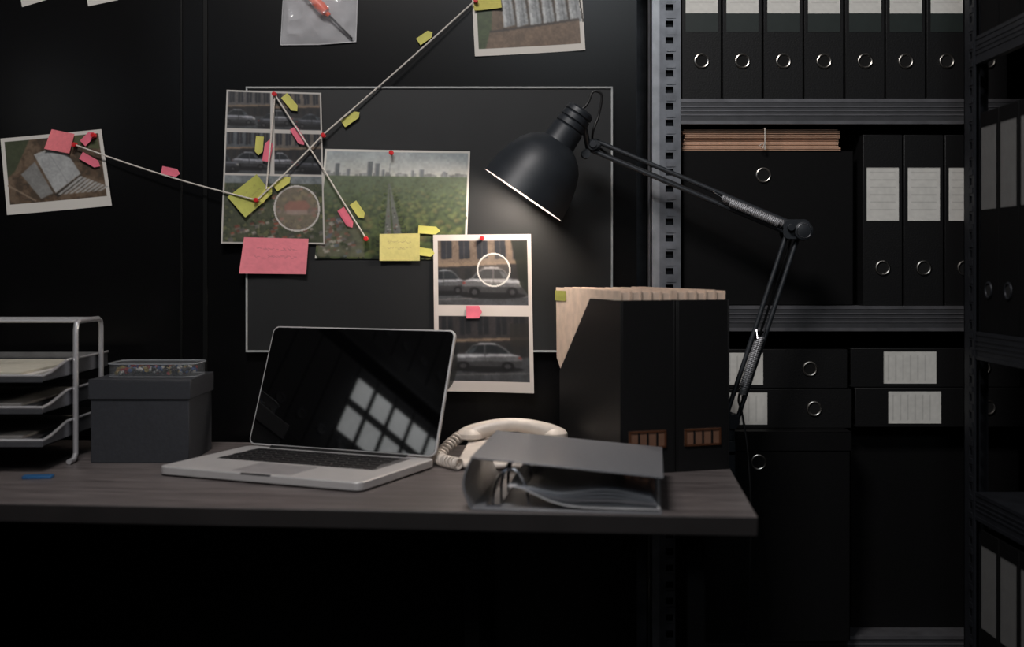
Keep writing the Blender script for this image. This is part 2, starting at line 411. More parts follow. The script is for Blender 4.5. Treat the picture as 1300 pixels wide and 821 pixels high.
def street(c,x0,y0,x1,y1,cars,wall=(96,84,78),win=(36,38,44),dark=1.0,bl=2):
    w=x1-x0;h=y1-y0; keep=c.a.copy()
    c.rect(x0,y0,x1,y1,wall)
    for k in range(5):
        a=x0+w*(0.03+k*0.2); c.poly([(a,y0),(a+w*0.12,y0),(a+w*0.125,y0+h*0.27),(a+0.005*w,y0+h*0.29)],win); c.line(a+w*.06,y0,a+w*.062,y0+h*.28,1,(90,84,78))
    c.poly([(x0,y0+h*.36),(x1,y0+h*.31),(x1,y0+h*.35),(x0,y0+h*.41)],(116,100,84)); c.poly([(x0,y0+h*.41),(x1,y0+h*.35),(x1,y0+h*.66),(x0,y0+h*.66)],(40,38,38))
    for k in range(7):
        a=x0+w*(k*0.15); c.rect(a,y0+h*.42,a+w*.07,y0+h*.6,(28,30,32),0.8)
    c.poly([(x0,y0+h*.70),(x1,y0+h*.62),(x1,y1),(x0,y1)],(62,64,67)); c.poly([(x0,y0+h*.90),(x1,y0+h*.85),(x1,y0+h*.87),(x0,y0+h*.925)],(90,90,90))
    for (cx,cy,cw,ch,col,fl) in cars: car(c,x0+cx*w,y0+cy*h,cw*w,ch*h,col,fl)
    m=c.mask(x0,y0,x1,y1); keep[m]=c.a[m]*dark; c.a=keep
    c.blur(x0,y0,x1,y1,bl); c.grain(0.24,x0,y0,x1,y1,(3,9,20))

gp='printed photographs pinned for the investigation'
WH=(184,180,175)
c=Canvas(160,240,WH)
for n_,(x0,y0,x1,y1) in enumerate([(3,3,74,60),(81,3,157,60),(3,66,74,130),(81,66,157,130)]):
    street(c,x0,y0,x1,y1,[([-.15,-.3,.1,-.2][n_],.46,[.8,.7,.85,.6][n_],.42,(114,116,122),n_%2==0),([.7,.45,-.4,.45][n_],.54,.7,.40,(72,74,80),True)],[(84,82,82),(94,86,79),(76,80,84),(90,85,80)][n_],dark=1.0,bl=1)
c.rect(3,133,157,237,(70,74,58)); m0=c.mask(3,133,157,237); n1=c.noise(7)*.6+c.noise(3)*.4
c.put(m0&(n1>0.52),(50,58,44)); c.put(m0&(n1>0.64),(92,94,66))
for k in range(80):
    y=random.uniform(150,232);x=random.uniform(5,150);s=random.uniform(3,6)*(y-90)/90
    cc=random.choice([(130,76,62),(104,62,52),(150,144,136),(92,90,88),(70,68,66)])
    c.poly([(x,y),(x+s,y-s*.3),(x+s*1.3,y+s*.2),(x+s*.3,y+s*.5)],cc); c.poly([(x+s*.3,y+s*.5),(x+s*1.3,y+s*.2),(x+s*1.3,y+s*.6),(x+s*.3,y+s*.9)],(112,106,98),0.8)
c.rect(3,133,157,145,(112,118,120)); c.blur(3,133,157,237,1); c.grain(0.2,3,133,157,237,(3,8))
c.poly([(96,180),(104,172),(130,170),(138,180),(132,186),(98,188)],(118,66,56),.8); c.rect(100,186,133,193,(134,124,116),.8); c.blur(90,160,146,202,2)
c.put(np.hypot(c.X-116,c.Y-183)<33.5,(164,140,132),0.42); c.ring(116,183,35,2.6,(186,182,178)); 
c.a[-3:,:]=WH; c.a[:,:3]=WH; c.a[:,157:]=WH
sheet('photo_print',c,[(288,114),(408,118),(413,310),(281,309)],YB-0.0030,M_PRINT,0.004,'tall collage print of parked cars and rooftops with a drawn circle','photo',gp)
# aerial landscape
c=Canvas(250,182,(196,194,188)); hy=42
for k in range(4,hy+4):
    t=k/hy; c.rect(4,k,246,k+1,(140+t*34,150+t*24,154+t*14))
c.put(c.mask(4,4,246,hy)&(c.noise(26)>0.6),(166,171,173),0.3)
for k in range(60):
    x=random.uniform(5,240); h=abs(random.gauss(0,2.0))+1.5; g=random.uniform(108,146); c.rect(x,hy-h,x+random.uniform(4,10),hy+3,(g,g+2,g+2))
for (x0,x1_,t_,g) in [(20,28,18,92),(40,46,9,108),(75,84,22,92),(88,96,19,100),(100,105,9,110),(150,155,8,112),(164,172,10,112),(204,209,7,116)]:
    c.rect(x0,hy-t_,x1_,hy+2,(g,g+5,g+8)); c.rect(x0,hy-t_,x0+2,hy+2,(g+22,g+26,g+28))
c.rect(112.5,hy-20,114.0,hy,(104,110,112)) 
inr=c.mask(4,hy+2,246,178); tt=np.clip((c.Y-hy)/(178-hy),0,1)
base_=np.stack([92-42*tt,102-40*tt,84-52*tt],-1); c.a[inr]=base_[inr]
Ks=sorted([random.random()**1.1 for _ in range(520)])
for t in Ks:
    y=hy+4+t*(176-hy); x=random.uniform(5,245); s=1.4+8.0*t; f_=1-t
    dk=(26+50*f_,35+50*f_,20+54*f_); lt=random.choice([(84,92,52),(74,86,48),(100,100,58),(62,76,42),(94,86,54)]); lt=[lt[q]*(1-.55*f_)+(102,110,92)[q]*.55*f_ for q in range(3)]
    c.ell(x,y+s*.45,s*1.2,s,dk,0.8); c.ell(x-.2*s,y-s*.15,s*.95,s*.66,lt,0.75); c.ell(x-.35*s,y-s*.35,s*.45,s*.3,[min(255,q*1.18) for q in lt],0.5)
c.blur(4,hy+2,246,178,2)
c.poly([(113,hy+14),(115,hy+14),(152,178),(110,178)],(96,98,97),.85); c.poly([(113.8,hy+20),(114.4,hy+20),(133,178),(127,178)],(58,70,42),.8)
for k in range(40):
    t=random.uniform(0.3,1)**0.8; yy=hy+3+t*(174-hy); sgn=random.choice([-1,1]); xx=114+t*16+sgn*t*random.uniform(5,16); c.ell(xx,yy,0.6+1.5*t,0.5+1.1*t,random.choice([(150,150,148),(52,50,52),(104,64,58),(78,80,86)]))
for k in range(60):
    t=random.uniform(0.15,1); y=hy+8+t*(170-hy); sgn=random.choice([-1,1]); x=114+t*16+sgn*(4+t*24)+random.uniform(-2,2); s=1.2+5*t
    c.ell(x,y+s*.4,s,s*.9,(30,40,26),.7); c.ell(x-.2*s,y,s*.8,s*.6,(82,92,52),.7)
c.poly([(4,122),(40,104),(72,134),(82,178),(4,178)],(88,88,78),0.7)
for k in range(90):
    y=random.uniform(114,176);x=random.uniform(4,22+(y-94)*.62);s=random.uniform(3,8)
    c.poly([(x,y),(x+s,y-s*.3),(x+s*1.3,y+s*.3),(x+s*.3,y+s*.6)],random.choice([(124,84,72),(104,74,64),(146,142,134),(98,98,95),(84,92,102),(52,62,40)]),.85)
c.blur(4,4,246,178,1); c.grain(0.10,4,4,246,178,(4,14)); 
sheet('photo_print',c,[(413,189),(597,192),(592,330),(400,328)],YB-0.0012,M_PRINT,0.002,'aerial city photograph with tree-lined avenue and white border','photo',gp)
# two-car page
c=Canvas(190,303,(200,192,186))
street(c,9,12,182,136,[(-.20,.44,.52,.38,(104,106,110),False),(.26,.40,.70,.46,(124,125,128),True)],(106,92,80),dark=1.0)
c.poly([(150,12),(182,12),(182,116),(166,96),(158,50)],(26,30,24),0.9); c.blur(140,12,182,120,2); c.put(np.hypot(c.X-116,c.Y-68)<29,(180,166,152),0.22); c.ring(116,68,31,3,(205,204,198))
street(c,9,157,182,282,[(.10,.40,.82,.42,(126,128,132),False)],(50,47,48),(26,28,32),dark=.95)
c.ell(18,240,26,60,(20,20,18),0.7); c.rect(146,170,182,215,(36,34,32),0.8); c.blur(9,157,182,282,1)
sheet('photo_print',c,[(550,298),(674,297),(678,499),(552,496)],YB-0.0042,M_PRINT,0.003,'white page with two parked car photographs and a drawn circle','photo',gp)
YW=2.225
c=Canvas(182,136,(205,202,196)); c.rect(7,7,175,118,(88,72,58)); n=c.noise(12)*.6+c.noise(4)*.4
m=c.mask(7,7,175,118)
c.put(m&(n>0.56),(106,90,74),.8); c.put(m&(n<0.40),(66,56,46),.8)
c.poly([(7,7),(50,7),(20,60),(7,70)],(62,68,50)); c.poly([(112,8),(170,8),(174,34),(150,30)],(78,82,58))
c.poly([(84,106),(134,76),(138,82),(90,112)],(50,44,38)); c.poly([(56,34),(106,20),(134,74),(86,104)],(158,160,160)); c.poly([(30,66),(56,46),(82,104),(60,112)],(124,124,122))
c.line(56,34,106,20,1.5,(190,190,188)); c.line(80,28,110,89,1,(130,132,132))
for k in range(8): c.poly([(88+k*10,108),(94+k*10,108),(138+k*6,80+k*3),(133+k*6,78+k*3)],(160,160,158)); 
c.line(112,14,172,60,2.5,(60,52,46)); c.line(7,84,50,114,3,(126,110,94)); c.blur(7,7,175,118,1); c.grain(0.12,7,7,175,118,(3,10)) 
sheet('photo_print',c,[(1,176),(129,164),(143,261),(10,273)],YW-0.0012,M_PRINT,0.004,'bordered photograph of a grey rooftop and pipes pinned on the wall','photo',gp)
c=Canvas(200,165,(205,200,192)); c.rect(8,8,192,152,(90,74,58)); n=c.noise(10); c.put(c.mask(8,8,192,152)&(n>.55),(104,88,70),.7)
for k in range(6):
    x=50+k*24; c.poly([(x,8),(x+15,8),(x+26,112),(x+5,116)],(140,143,144)); c.poly([(x,8),(x+4,8),(x+11,115),(x+5,116)],(172,174,174)); c.line(x+10,8,x+19,112,1.5,(92,94,96)); c.line(x+17,8,x+28,112,3,(52,46,40))
c.poly([(8,8),(40,8),(30,152),(8,152)],(62,74,46)); c.poly([(30,120),(192,106),(192,152),(20,152)],(108,90,74)); c.line(30,122,190,108,4,(60,52,46)); c.blur(8,8,192,152,2); c.grain(0.2,8,8,192,152,(3,8))
sheet('photo_print',c,[(597,-46),(736,-52),(743,64),(603,72)],YW-0.0012,M_PRINT,0.004,'photograph of stacked metal beams pinned above the board','photo',gp)
for (C,lb) in [([(12,-82),(60,-92),(72,-4),(28,9)],'white-bordered photograph pinned high on the wall, tilted'),([(92,-90),(140,-92),(150,0),(112,8)],'white-bordered photograph pinned high on the wall')]:
    c=Canvas(50,80,(205,202,196)); c.rect(4,4,46,70,(90,84,76)); c.grain(0.3,4,4,46,70)
    sheet('photo_print',c,C,YW-0.001,M_PRINT,0,lb,'photo',gp)

# ---- sticky notes
def note_canvas(col,w=60,h=45,scrib=0,tint=(90,60,70)):
    c=Canvas(w,h,col); c.grain(0.04)
    for k in range(scrib):
        y=h*(0.3+0.22*k); x=w*0.2
        while x<w*0.8:
            nx=x+random.uniform(1.5,3.5); c.line(x,y+random.uniform(-2,2),nx,y+random.uniform(-2,2),0.9,tint,0.2); x=nx+random.choice([0,0,0,2])
    return c
PK=(222,108,128); YL=(196,192,100)
gs='sticky notes on the investigation wall'
def note(C,col,Y,lb,sc=0,curl=0.004): return sheet('sticky_note',note_canvas(col,scrib=sc),C,Y,M_NOTE,curl,lb,'sticky note',gs)
note([(310,301),(392,303),(389,348),(304,347)],(228,130,142),YB-0.0085,'pink sticky note with faint handwriting below the collage print',2)
note([(482,297),(533,296),(533,331),(482,331)],(204,194,122),YB-0.0075,'pale yellow sticky note with faint handwriting on the aerial photo',2,0.003)
note([(289,250),(326,221),(346,246),(312,276)],(176,178,90),YB-0.0090,'yellow sticky note turned at an angle beside the string',2)
note([(66,164),(95,170),(89,195),(57,189)],(228,122,130),YW-0.0068,'pink sticky note on the rooftop photograph',0)
note([(600,-12),(634,-16),(637,10),(602,14)],(196,188,100),YW-0.0068,'yellow sticky note on the metal beams photograph',1)
gf='small arrow flags marking the prints'
def flag(cx,cy,L,ang,col,Y,lb,wd=10):
    m=mat('flag_'+('pink' if col is PK else 'yellow'),col,0.7)
    b=MB(); k=Y/F; l=L*k; w=wd*k
    M=Matrix.Rotation(math.radians(90),4,'X')
    b.prism([(-l/2,-w/2),(l*0.3,-w/2),(l/2,0),(l*0.3,w/2),(-l/2,w/2)],0,0.0004,m,M)
    o=b.finish('sticky_flag'); o.location=W(cx,cy,Y); o.rotation_euler=(0,math.radians(ang),0)
    tag(o,lb,'sticky flag',gf)
for (x,y,L,a,c_,dy) in [(369,131,26,50,YL,.009),(446,150,26,-35,YL,.006),(329,185,24,95,YL,.009),(359,232,24,-35,YL,.009),(337,246,24,-50,YL,.0105),(455,267,24,55,YL,.006),(545,292,28,4,YL,.0055),(541,320,22,8,YL,.0055),
      (379,173,26,58,PK,.009),(340,191,28,-80,PK,.009),(440,277,28,58,PK,.006)]:
    flag(x,y,L,a,c_,YB-dy,('yellow' if c_ is YL else 'pink')+' arrow flag stuck beside the string')
flag(540,47,22,-35,YL,YW-0.006,'yellow arrow flag on the wall under the string')
flag(602,396,20,0,PK,YB-0.0085,'pink flag between two car photographs',16)
for (x,y,L,a) in [(112,175,20,-45),(115,204,28,30),(217,218,24,12)]: flag(x,y,L,a,PK,YW-0.0075,'pink arrow flag beside the wall string')

# ---- pins
gq='red push pins'
def pin(px,py,Y,base):
    b=MB(); b.lathe([(0,0),(0,0.0042),(0.0015,0.0045),(0.003,0.003),(0.008,0.0026),(0.0095,0.0042),(0.011,0.0040),(0.0115,0)],(0,0,0),(0,-1,0),M_RED,16)
    b.cyl((0,0,0),(0,base,0),0.0005,M_CHROME,6)
    o=b.finish('push_pin'); o.location=W(px,py,Y); tag(o,'red push pin holding string and prints','push pin',gq)
for x,y in [(349,120),(497,194),(326,254),(465,303),(612,302),(411,172)]: pin(x,y,YB-0.009,0.008)
for x,y in [(120,172),(96,184),(604,2)]: pin(x,y,YW-0.007,0.006)
# ---- strings
def string(pts,lb,sag=0.004):
    b=MB(); P=[]
    for i in range(len(pts)-1):
        a=W(*pts[i]); c=W(*pts[i+1])
        for k in range(12):
            t=k/12; p=a.lerp(c,t); p.z-=sag*math.sin(math.pi*t); P.append(p)
    P.append(W(*pts[-1])); b.tube(P,0.0015,M_YARN,6)
    tag(b.finish('string'),lb,'string','white strings linking the prints')
YS=YB-0.014
string([(604,0,YW-0.012),(411,170,YS),(326,254,YS)],'long white string running diagonally across the board',0.002)
string([(349,120,YS),(411,215,YS),(465,303,YS)],'white string from the collage to the aerial photo',0.001)
string([(349,120,YS),(338,240,YS)],'short white string hanging over the collage',0.0)
string([(96,184,YW-0.013),(326,254,YS)],'white string linking the rooftop photo to the board',0.006)

# ---- evidence bag
M_BAG=mat('clear_plastic_bag',(205,205,208),0.16,alpha=0.26,bump=0.6,scale=26,coat=.5)
bag=thing('evidence_bag','clear plastic evidence bag pinned on the wall holding a screwdriver','plastic bag',W(405,57,YW-0.002))
b=MB(); n=44
o0=bag.location
nz=Canvas(n+1,n+1,(0,0,0)); cr1=nz.noise(9); cr2=nz.noise(4)
for side in (0,1):
    G=[]
    for j in range(n+1):
        row=[]
        for i in range(n+1):
            u=i/n;v=j/n; x,y=bil([(362,-46),(455,-42),(452,53),(356,58)],u,v); p=W(x,y,YW-0.0015)
            e=min(1,8*min(u,1-u,v,1-v))
            bul=0.024*(math.sin(math.pi*u)*math.sin(math.pi*v))**0.6+e*(0.010*(1-abs(cr1[j,i]-.5)*2)**2+0.002*cr2[j,i]) if side else 0
            p.y-=bul+ (0.0015 if side else 0); row.append(b.bm.verts.new(p))
        G.append(row)
    for j in range(n):
        for i in range(n): b.face([G[j][i],G[j+1][i],G[j+1][i+1],G[j][i+1]],M_BAG if side else mat('bag_back_sheet',(178,178,181),.4,alpha=.85))
b.finish('pouch',bag,origin=o0)
b=MB(); M_SEAL=mat('bag_seal',(210,210,212),.25,alpha=.8)
b.tube([W(356.5,57,YW-.003),W(404,56.5,YW-.003),W(452,53,YW-.003),W(453,20,YW-.003),W(455,-42,YW-.003)],0.0011,M_SEAL,6); b.tube([W(356.5,57,YW-.003),W(362,-46,YW-.003)],0.0011,M_SEAL,6); b.finish('seal_edge',bag,origin=o0)
a=W(374,-26,YW-0.0135); c_=W(418,20,YW-0.0135); e_=W(447,49,YW-0.008); ax=(c_-a)
sd=thing('screwdriver','screwdriver with orange handle inside the plastic bag','screwdriver',a)
b=MB(); L=ax.length; b.lathe([(0,0),(0,.007),(.004,.0105),(L*.3,.0105),(L*.5,.0085),(L*.75,.0105),(L*.9,.009),(L*.93,.005),(L,.004),(L,0)],(0,0,0),ax,mat('orange_plastic',(255,84,10),0.35),20); b.finish('handle',sd)
b=MB(); b.cyl(c_-a,e_-a,0.0021,mat('dark_steel_shaft',(40,40,44),.3,.8),10); b.finish('shaft',sd)

# ================================================================ LAPTOP
lap=thing('laptop','open silver laptop with black glossy screen on the desk','laptop',(-0.546,1.820,0.75),-23.3)
LS=.985; LW=.366*LS
b=MB(); b.prism(rrect(0,LW,0,.234,.014),.0025,.0150,M_ALU)
b.box(.153,.208,-.0003,.006,.0120,.0152,mat('notch_shadow_grey',(70,70,72),0.5,0.6))
for x,y in [(.03,.03),(.330,.03),(.03,.2),(.330,.2)]: b.cyl((x,y,0),(x,y,.003),.008,M_KEYS,12)
b.finish('base',lap,bevel=0.0015)
b=MB(); b.box(.036,.326,.098,.214,.0148,.0153,mat('keyboard_well',(96,95,96),.5,.3)); MKT=mat('key_cap_black',(22,22,24),0.55)
for r_ in range(6):
    yy=.101+r_*.0188; hgt=.0145 if r_<5 else .011
    if r_==0:
        xs_=[(0,1),(1,1),(2,1),(3,1.25),(4.25,5),(9.25,1.25),(10.5,1),(11.5,1),(12.5,1),(13.5,1)]
    else: xs_=[(k,1) for k in range(14)]
    for (kx,kw) in xs_: 
        x0=.039+kx*.0197+ (0 if r_==0 else .003*(r_%2)); b.box(x0,x0+kw*.0197-.0036,yy,yy+hgt,.0153,.0164,MKT)
b.finish('keyboard',lap,bevel=0.0004,label='black keyboard')
b=MB(); b.prism(rrect(.128,.234,.012,.088,.004),.0150,.0153,mat('trackpad_alu',(172,170,172),.35,.4)); b.finish('trackpad',lap)
b=MB(); b.cyl((.05,.229,.0135),(.311,.229,.0135),.0052,M_KEYS,14); b.finish('hinge',lap)
lid=MB(); MX=Matrix.Rotation(math.radians(90),4,'X')
lid.prism(rrect(0,LW,0,.214,.012),-.0055,0,M_ALU,MX)
lo=lid.finish('screen_lid',lap,bevel=0.001); lo.location=(0,.2325,.017); lo.rotation_euler=(math.radians(-21),0,0)
b=MB(); b.prism(rrect(.0028,LW-.0028,.0028,.2112,.010),0.0001,0.0008,mat('black_glass_screen',(4,4,5),0.03,ior=2.0,var=0),MX); b.finish('display',lo,label='glossy black glass display')

# ================================================================ LETTER TRAY
tr=thing('letter_tray','three-tier chrome wire letter tray with papers on the desk','letter tray',(-0.865,1.98,0.75))
M_SMOKE=mat('silver_tray_metal',(150,152,158),0.28,0.85)
for sx in (0.145,-0.145):
    b=MB(); zt_=0.232
    y0_,y1_=-0.030,0.090
    P=[(sx,y0_-0.03,0.005),(sx,y0_-0.01,0.005),(sx,y0_,0.014)]
    P+=[(sx,y0_,0.05),(sx,y0_,zt_-0.015),(sx,y0_+0.004,zt_-0.004),(sx,y0_+0.015,zt_)]
    P+=[(sx,y1_-0.015,zt_),(sx,y1_-0.004,zt_-0.004),(sx,y1_,zt_-0.015),(sx,y1_,0.014),(sx,y1_+0.008,0.005),(sx,y1_+0.03,0.005)]
    b.tube(P,0.0044,M_TUBE,12)
    b.finish('side_frame',tr,label='chrome tube frame')
b=MB()
for y in (-0.015,0.075): b.cyl((-0.145,y,0.232),(0.145,y,0.232),0.003,M_TUBE,10)
b.finish('top_rail',tr,label='chrome rails')
for k,zz in enumerate((0.043,0.094,0.143)):
    b=MB(); x0,x1,y0,y1=-0.138,0.138,-0.15,0.145; t=0.0016
    b.box(x0,x1,y0,y1,zz,zz+t,M_SMOKE)
    Mx=Matrix(((0,0,1,0),(1,0,0,0),(0,1,0,0),(0,0,0,1)))
    for xx in (x0,x1-t):
        b.prism([(y0,zz),(y1,zz),(y1,zz+0.026),(y0+0.10,zz+0.026),(y0+0.03,zz+0.012),(y0,zz+0.010)],xx,xx+t,M_SMOKE,Mx)
    b.box(x0,x1,y1-t,y1,zz,zz+0.026,M_SMOKE); b.tube([(x0,y0,zz+.010),(x1,y0,zz+.010),(x1,y0+.03,zz+.0125),(x1,y0+.10,zz+.027),(x1,y1,zz+.027)],0.0022,M_TUBE,6)
    b.box(x0,x1,y0-0.001,y0,zz,zz+.010,M_SMOKE)
    b.finish('tray',tr)
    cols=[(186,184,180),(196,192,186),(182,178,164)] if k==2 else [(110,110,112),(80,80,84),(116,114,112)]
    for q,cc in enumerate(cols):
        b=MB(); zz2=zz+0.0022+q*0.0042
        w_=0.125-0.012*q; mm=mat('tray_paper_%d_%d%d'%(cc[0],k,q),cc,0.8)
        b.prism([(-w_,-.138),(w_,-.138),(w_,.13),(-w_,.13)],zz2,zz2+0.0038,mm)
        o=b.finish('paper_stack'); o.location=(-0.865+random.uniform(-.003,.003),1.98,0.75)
        tag(o,'stack of papers in the wire tray','paper','papers in the letter tray')

# ================================================================ GREY BOX + PIN CASE
M_GBOX=mat('slate_grey_box_card',(44,46,51),0.6,bump=0.1,scale=200)
gb=thing('storage_box','slate grey lidded cardboard box on the desk','box',(-0.694,1.935,0.75),0)
b=MB(); b.box(0.003,.164,.003,.150,0,.125,M_GBOX); b.finish('body',gb,bevel=0.0012)
b=MB(); b.box(0,.167,0,.153,.135,.137,M_GBOX)
for q in [(0,.167,0,.0018),(0,.167,.1512,.153),(0,.0018,.0018,.1512),(.1652,.167,.0018,.1512)]: b.box(q[0],q[1],q[2],q[3],.105,.135,M_GBOX)
b.finish('lid',gb,bevel=0.0008)
M_CLEAR=mat('clear_acrylic',(190,195,200),0.06,alpha=0.10,var=0)
M_CRIM=mat('acrylic_rim',(150,154,158),0.1,alpha=0.75,var=0)
pc=thing('pin_case','clear plastic case of colourful push pins on the grey box','case',(-0.6025,2.01,0.8872))
b=MB(); P=rrect(-.073,.073,-.045,.045,.02,8)
b.prism(P,0,.0012,M_CLEAR)
for i in range(len(P)):
    j=(i+1)%len(P)
    v=[b.bm.verts.new((*P[i],.0012)),b.bm.verts.new((*P[j],.0012)),b.bm.verts.new((*P[j],.022)),b.bm.verts.new((*P[i],.022))]; b.face(v,M_CLEAR)
b.tube([(x,y,.0012) for x,y in P],.0008,M_CRIM,5,True)
b.finish('tray',pc)
b=MB(); P=rrect(-.0745,.0745,-.0465,.0465,.021,8); b.prism(P,.0222,.0235,M_CLEAR); b.tube([(x,y,.0225) for x,y in P],.0012,M_CRIM,5,True); b.finish('lid',pc)
b=MB(); pcs=[mat('pinc%d'%i,c,0.35) for i,c in enumerate([(120,44,46),(44,66,104),(120,106,64),(150,150,148),(24,24,26),(50,56,54),(40,40,44)])]
for k in range(240):
    x=random.uniform(-.062,.062); y=random.uniform(-.034,.034); zz=random.uniform(.0065,.015)
    d=Vector((random.gauss(0,1),random.gauss(0,1),random.gauss(0,.35))).normalized()
    b.lathe([(0,0),(0,.0036),(.0015,.0036),(.002,.0022),(.005,.0022),(.006,.003),(.0075,0)],Vector((x,y,zz))-d*.0037,d,random.choice(pcs),8)
o=b.finish('push_pins'); o.location=pc.location; o['kind']='stuff'; tag(o,'pile of colourful push pins in the clear case','push pins')

# ================================================================ PHONE
M_PH=mat('ivory_phone_plastic',(204,194,184),0.38)
ph=thing('telephone','ivory corded desk telephone behind the open binder','telephone',(-0.006,1.942,0.75),-8)
b=MB(); Mx=Matrix(((0,0,1,0),(1,0,0,0),(0,1,0,0),(0,0,0,1)))
b.prism([(-.080,0.002),(.080,.002),(.083,.024),(.07,.032),(.03,.032),(-.072,.015),(-.082,.010)],-.072,.072,M_PH,Mx)
b.finish('base',ph,bevel=0.004)
b=MB()
for i in range(3):
    for j in range(4): 
        x=-.02+i*.02; y=-.060+j*.019; zb=.016+(y+.072)*.167; b.box(x-.007,x+.007,y-.006,y+.006,zb-.004,zb+.002,mat('key_grey',(150,146,140),.5))
b.finish('keypad',ph,bevel=0.001)
b=MB(); P=[];R=[]
for i in range(29):
    t=i/28; x=-.076+.150*t; P.append((x,.036+.024*t,.034+.022*math.sin(math.pi*t)**.8)); R.append(.0115+.007*abs(2*t-1)**2)
b.tube(P,R,M_PH,16)
for x,y in ((-.070,.036),(.069,.060)): b.lathe([(0,0),(0,.012),(.003,.018),(.009,.023),(.016,.0235),(.018,.020),(.018,0)],(x,y,.051),(0,0,-1),M_PH,24)
b.finish('handset',ph)
b=MB(); P=[]
cp=[Vector((-.086,.030,.038)),Vector((-.100,.0,.026)),Vector((-.108,-.035,.012)),Vector((-.090,-.066,.011)),Vector((-.066,-.090,.011))]
def cr(t):
    n=len(cp)-1; i=min(int(t*n),n-1); f=t*n-i
    p0=cp[max(i-1,0)];p1=cp[i];p2=cp[i+1];p3=cp[min(i+2,n)]
    return 0.5*((2*p1)+(p2-p0)*f+(2*p0-5*p1+4*p2-p3)*f*f+(3*p1-p0-3*p2+p3)*f**3)
N=480
for i in range(N):
    t=i/(N-1); c0=cr(t); d=(cr(min(1,t+.01))-cr(max(0,t-.01))).normalized(); a_=d.cross(Vector((0,0,1))).normalized(); b_=d.cross(a_)
    an=2*math.pi*18*t; P.append(c0+(a_*math.cos(an)+b_*math.sin(an))*.008)
b.tube(P,.0023,M_PH,6); b.finish('coiled_cord',ph)

# ================================================================ RING BINDER ON DESK
M_GB=mat('smoky_grey_binder_card',(118,119,123),0.3,bump=0.08,scale=250)
rb=thing('ring_binder','smoky grey ring binder lying on the desk with plastic sleeves','binder',(-0.0660,1.562,0.75),-7)
w,d_=.262,.264
MZ=Matrix(((1,0,0,0),(0,0,1,0),(0,1,0,0),(0,0,0,1)))
b=MB(); b.box(.012,w,0,d_,0,.0028,M_GB); b.finish('back_cover',rb,bevel=0.0008)
b=MB(); b.prism([(.010,.067),(w+.002,.046),(w+.002,.0485),(.010,.0695)],0.006,d_,M_GB,MZ); b.finish('front_cover',rb,bevel=0.0008)
P=[(.012-.012*math.sin(math.pi*k/12),.0695*k/12) for k in range(13)]
P2=[(x+.0028,z) for x,z in P][::-1]
b=MB(); b.prism(P+P2,0,d_,M_GB,MZ); b.finish('spine',rb)
b=MB(); b.box(.03,.05,.012,.20,.0028,.006,M_CHROME)
for y in (.022,.105,.185):
    b.tube([(.04+.022-.024*math.cos(math.pi*k/14), y, .006+.046*math.sin(math.pi*k/14)) for k in range(15)],.0019,M_CHROME,8)
b.finish('ring_mechanism',rb,label='chrome ring mechanism')
M_SLV=mat('clear_plastic_sleeve',(160,166,174),0.12,alpha=0.40)
M_PG=mat('white_sheet_edge',(200,200,202),.5)
for k in range(6):
    b=MB(); A=[];B_=[]
    for i in range(25):
        t=i/24; x=.060+.002*k+(w-.063-.004*k)*t; zz=.0055+.0016*k+(.026-.002*k)*math.exp(-((t-.02)/.24)**2)+.014*k/5*math.exp(-((t-.66)/.34)**2)
        A.append((x,zz));B_.append((x,zz+.0006))
    b.prism(A+B_[::-1],.004+.002*k,d_-.012,M_SLV if k!=2 and k!=0 else (M_PG if k==0 else mat('sheet_smoky_grey',(120,121,126),.5)),MZ)
    o=b.finish('loose_sheet'); o.location=rb.location; o.rotation_euler=rb.rotation_euler; tag(o,'curved clear plastic sleeve lying inside the ring binder' if k not in (0,2) else ('white' if k==0 else 'grey')+' paper sheet lying inside the ring binder','paper','sheets inside the ring binder')

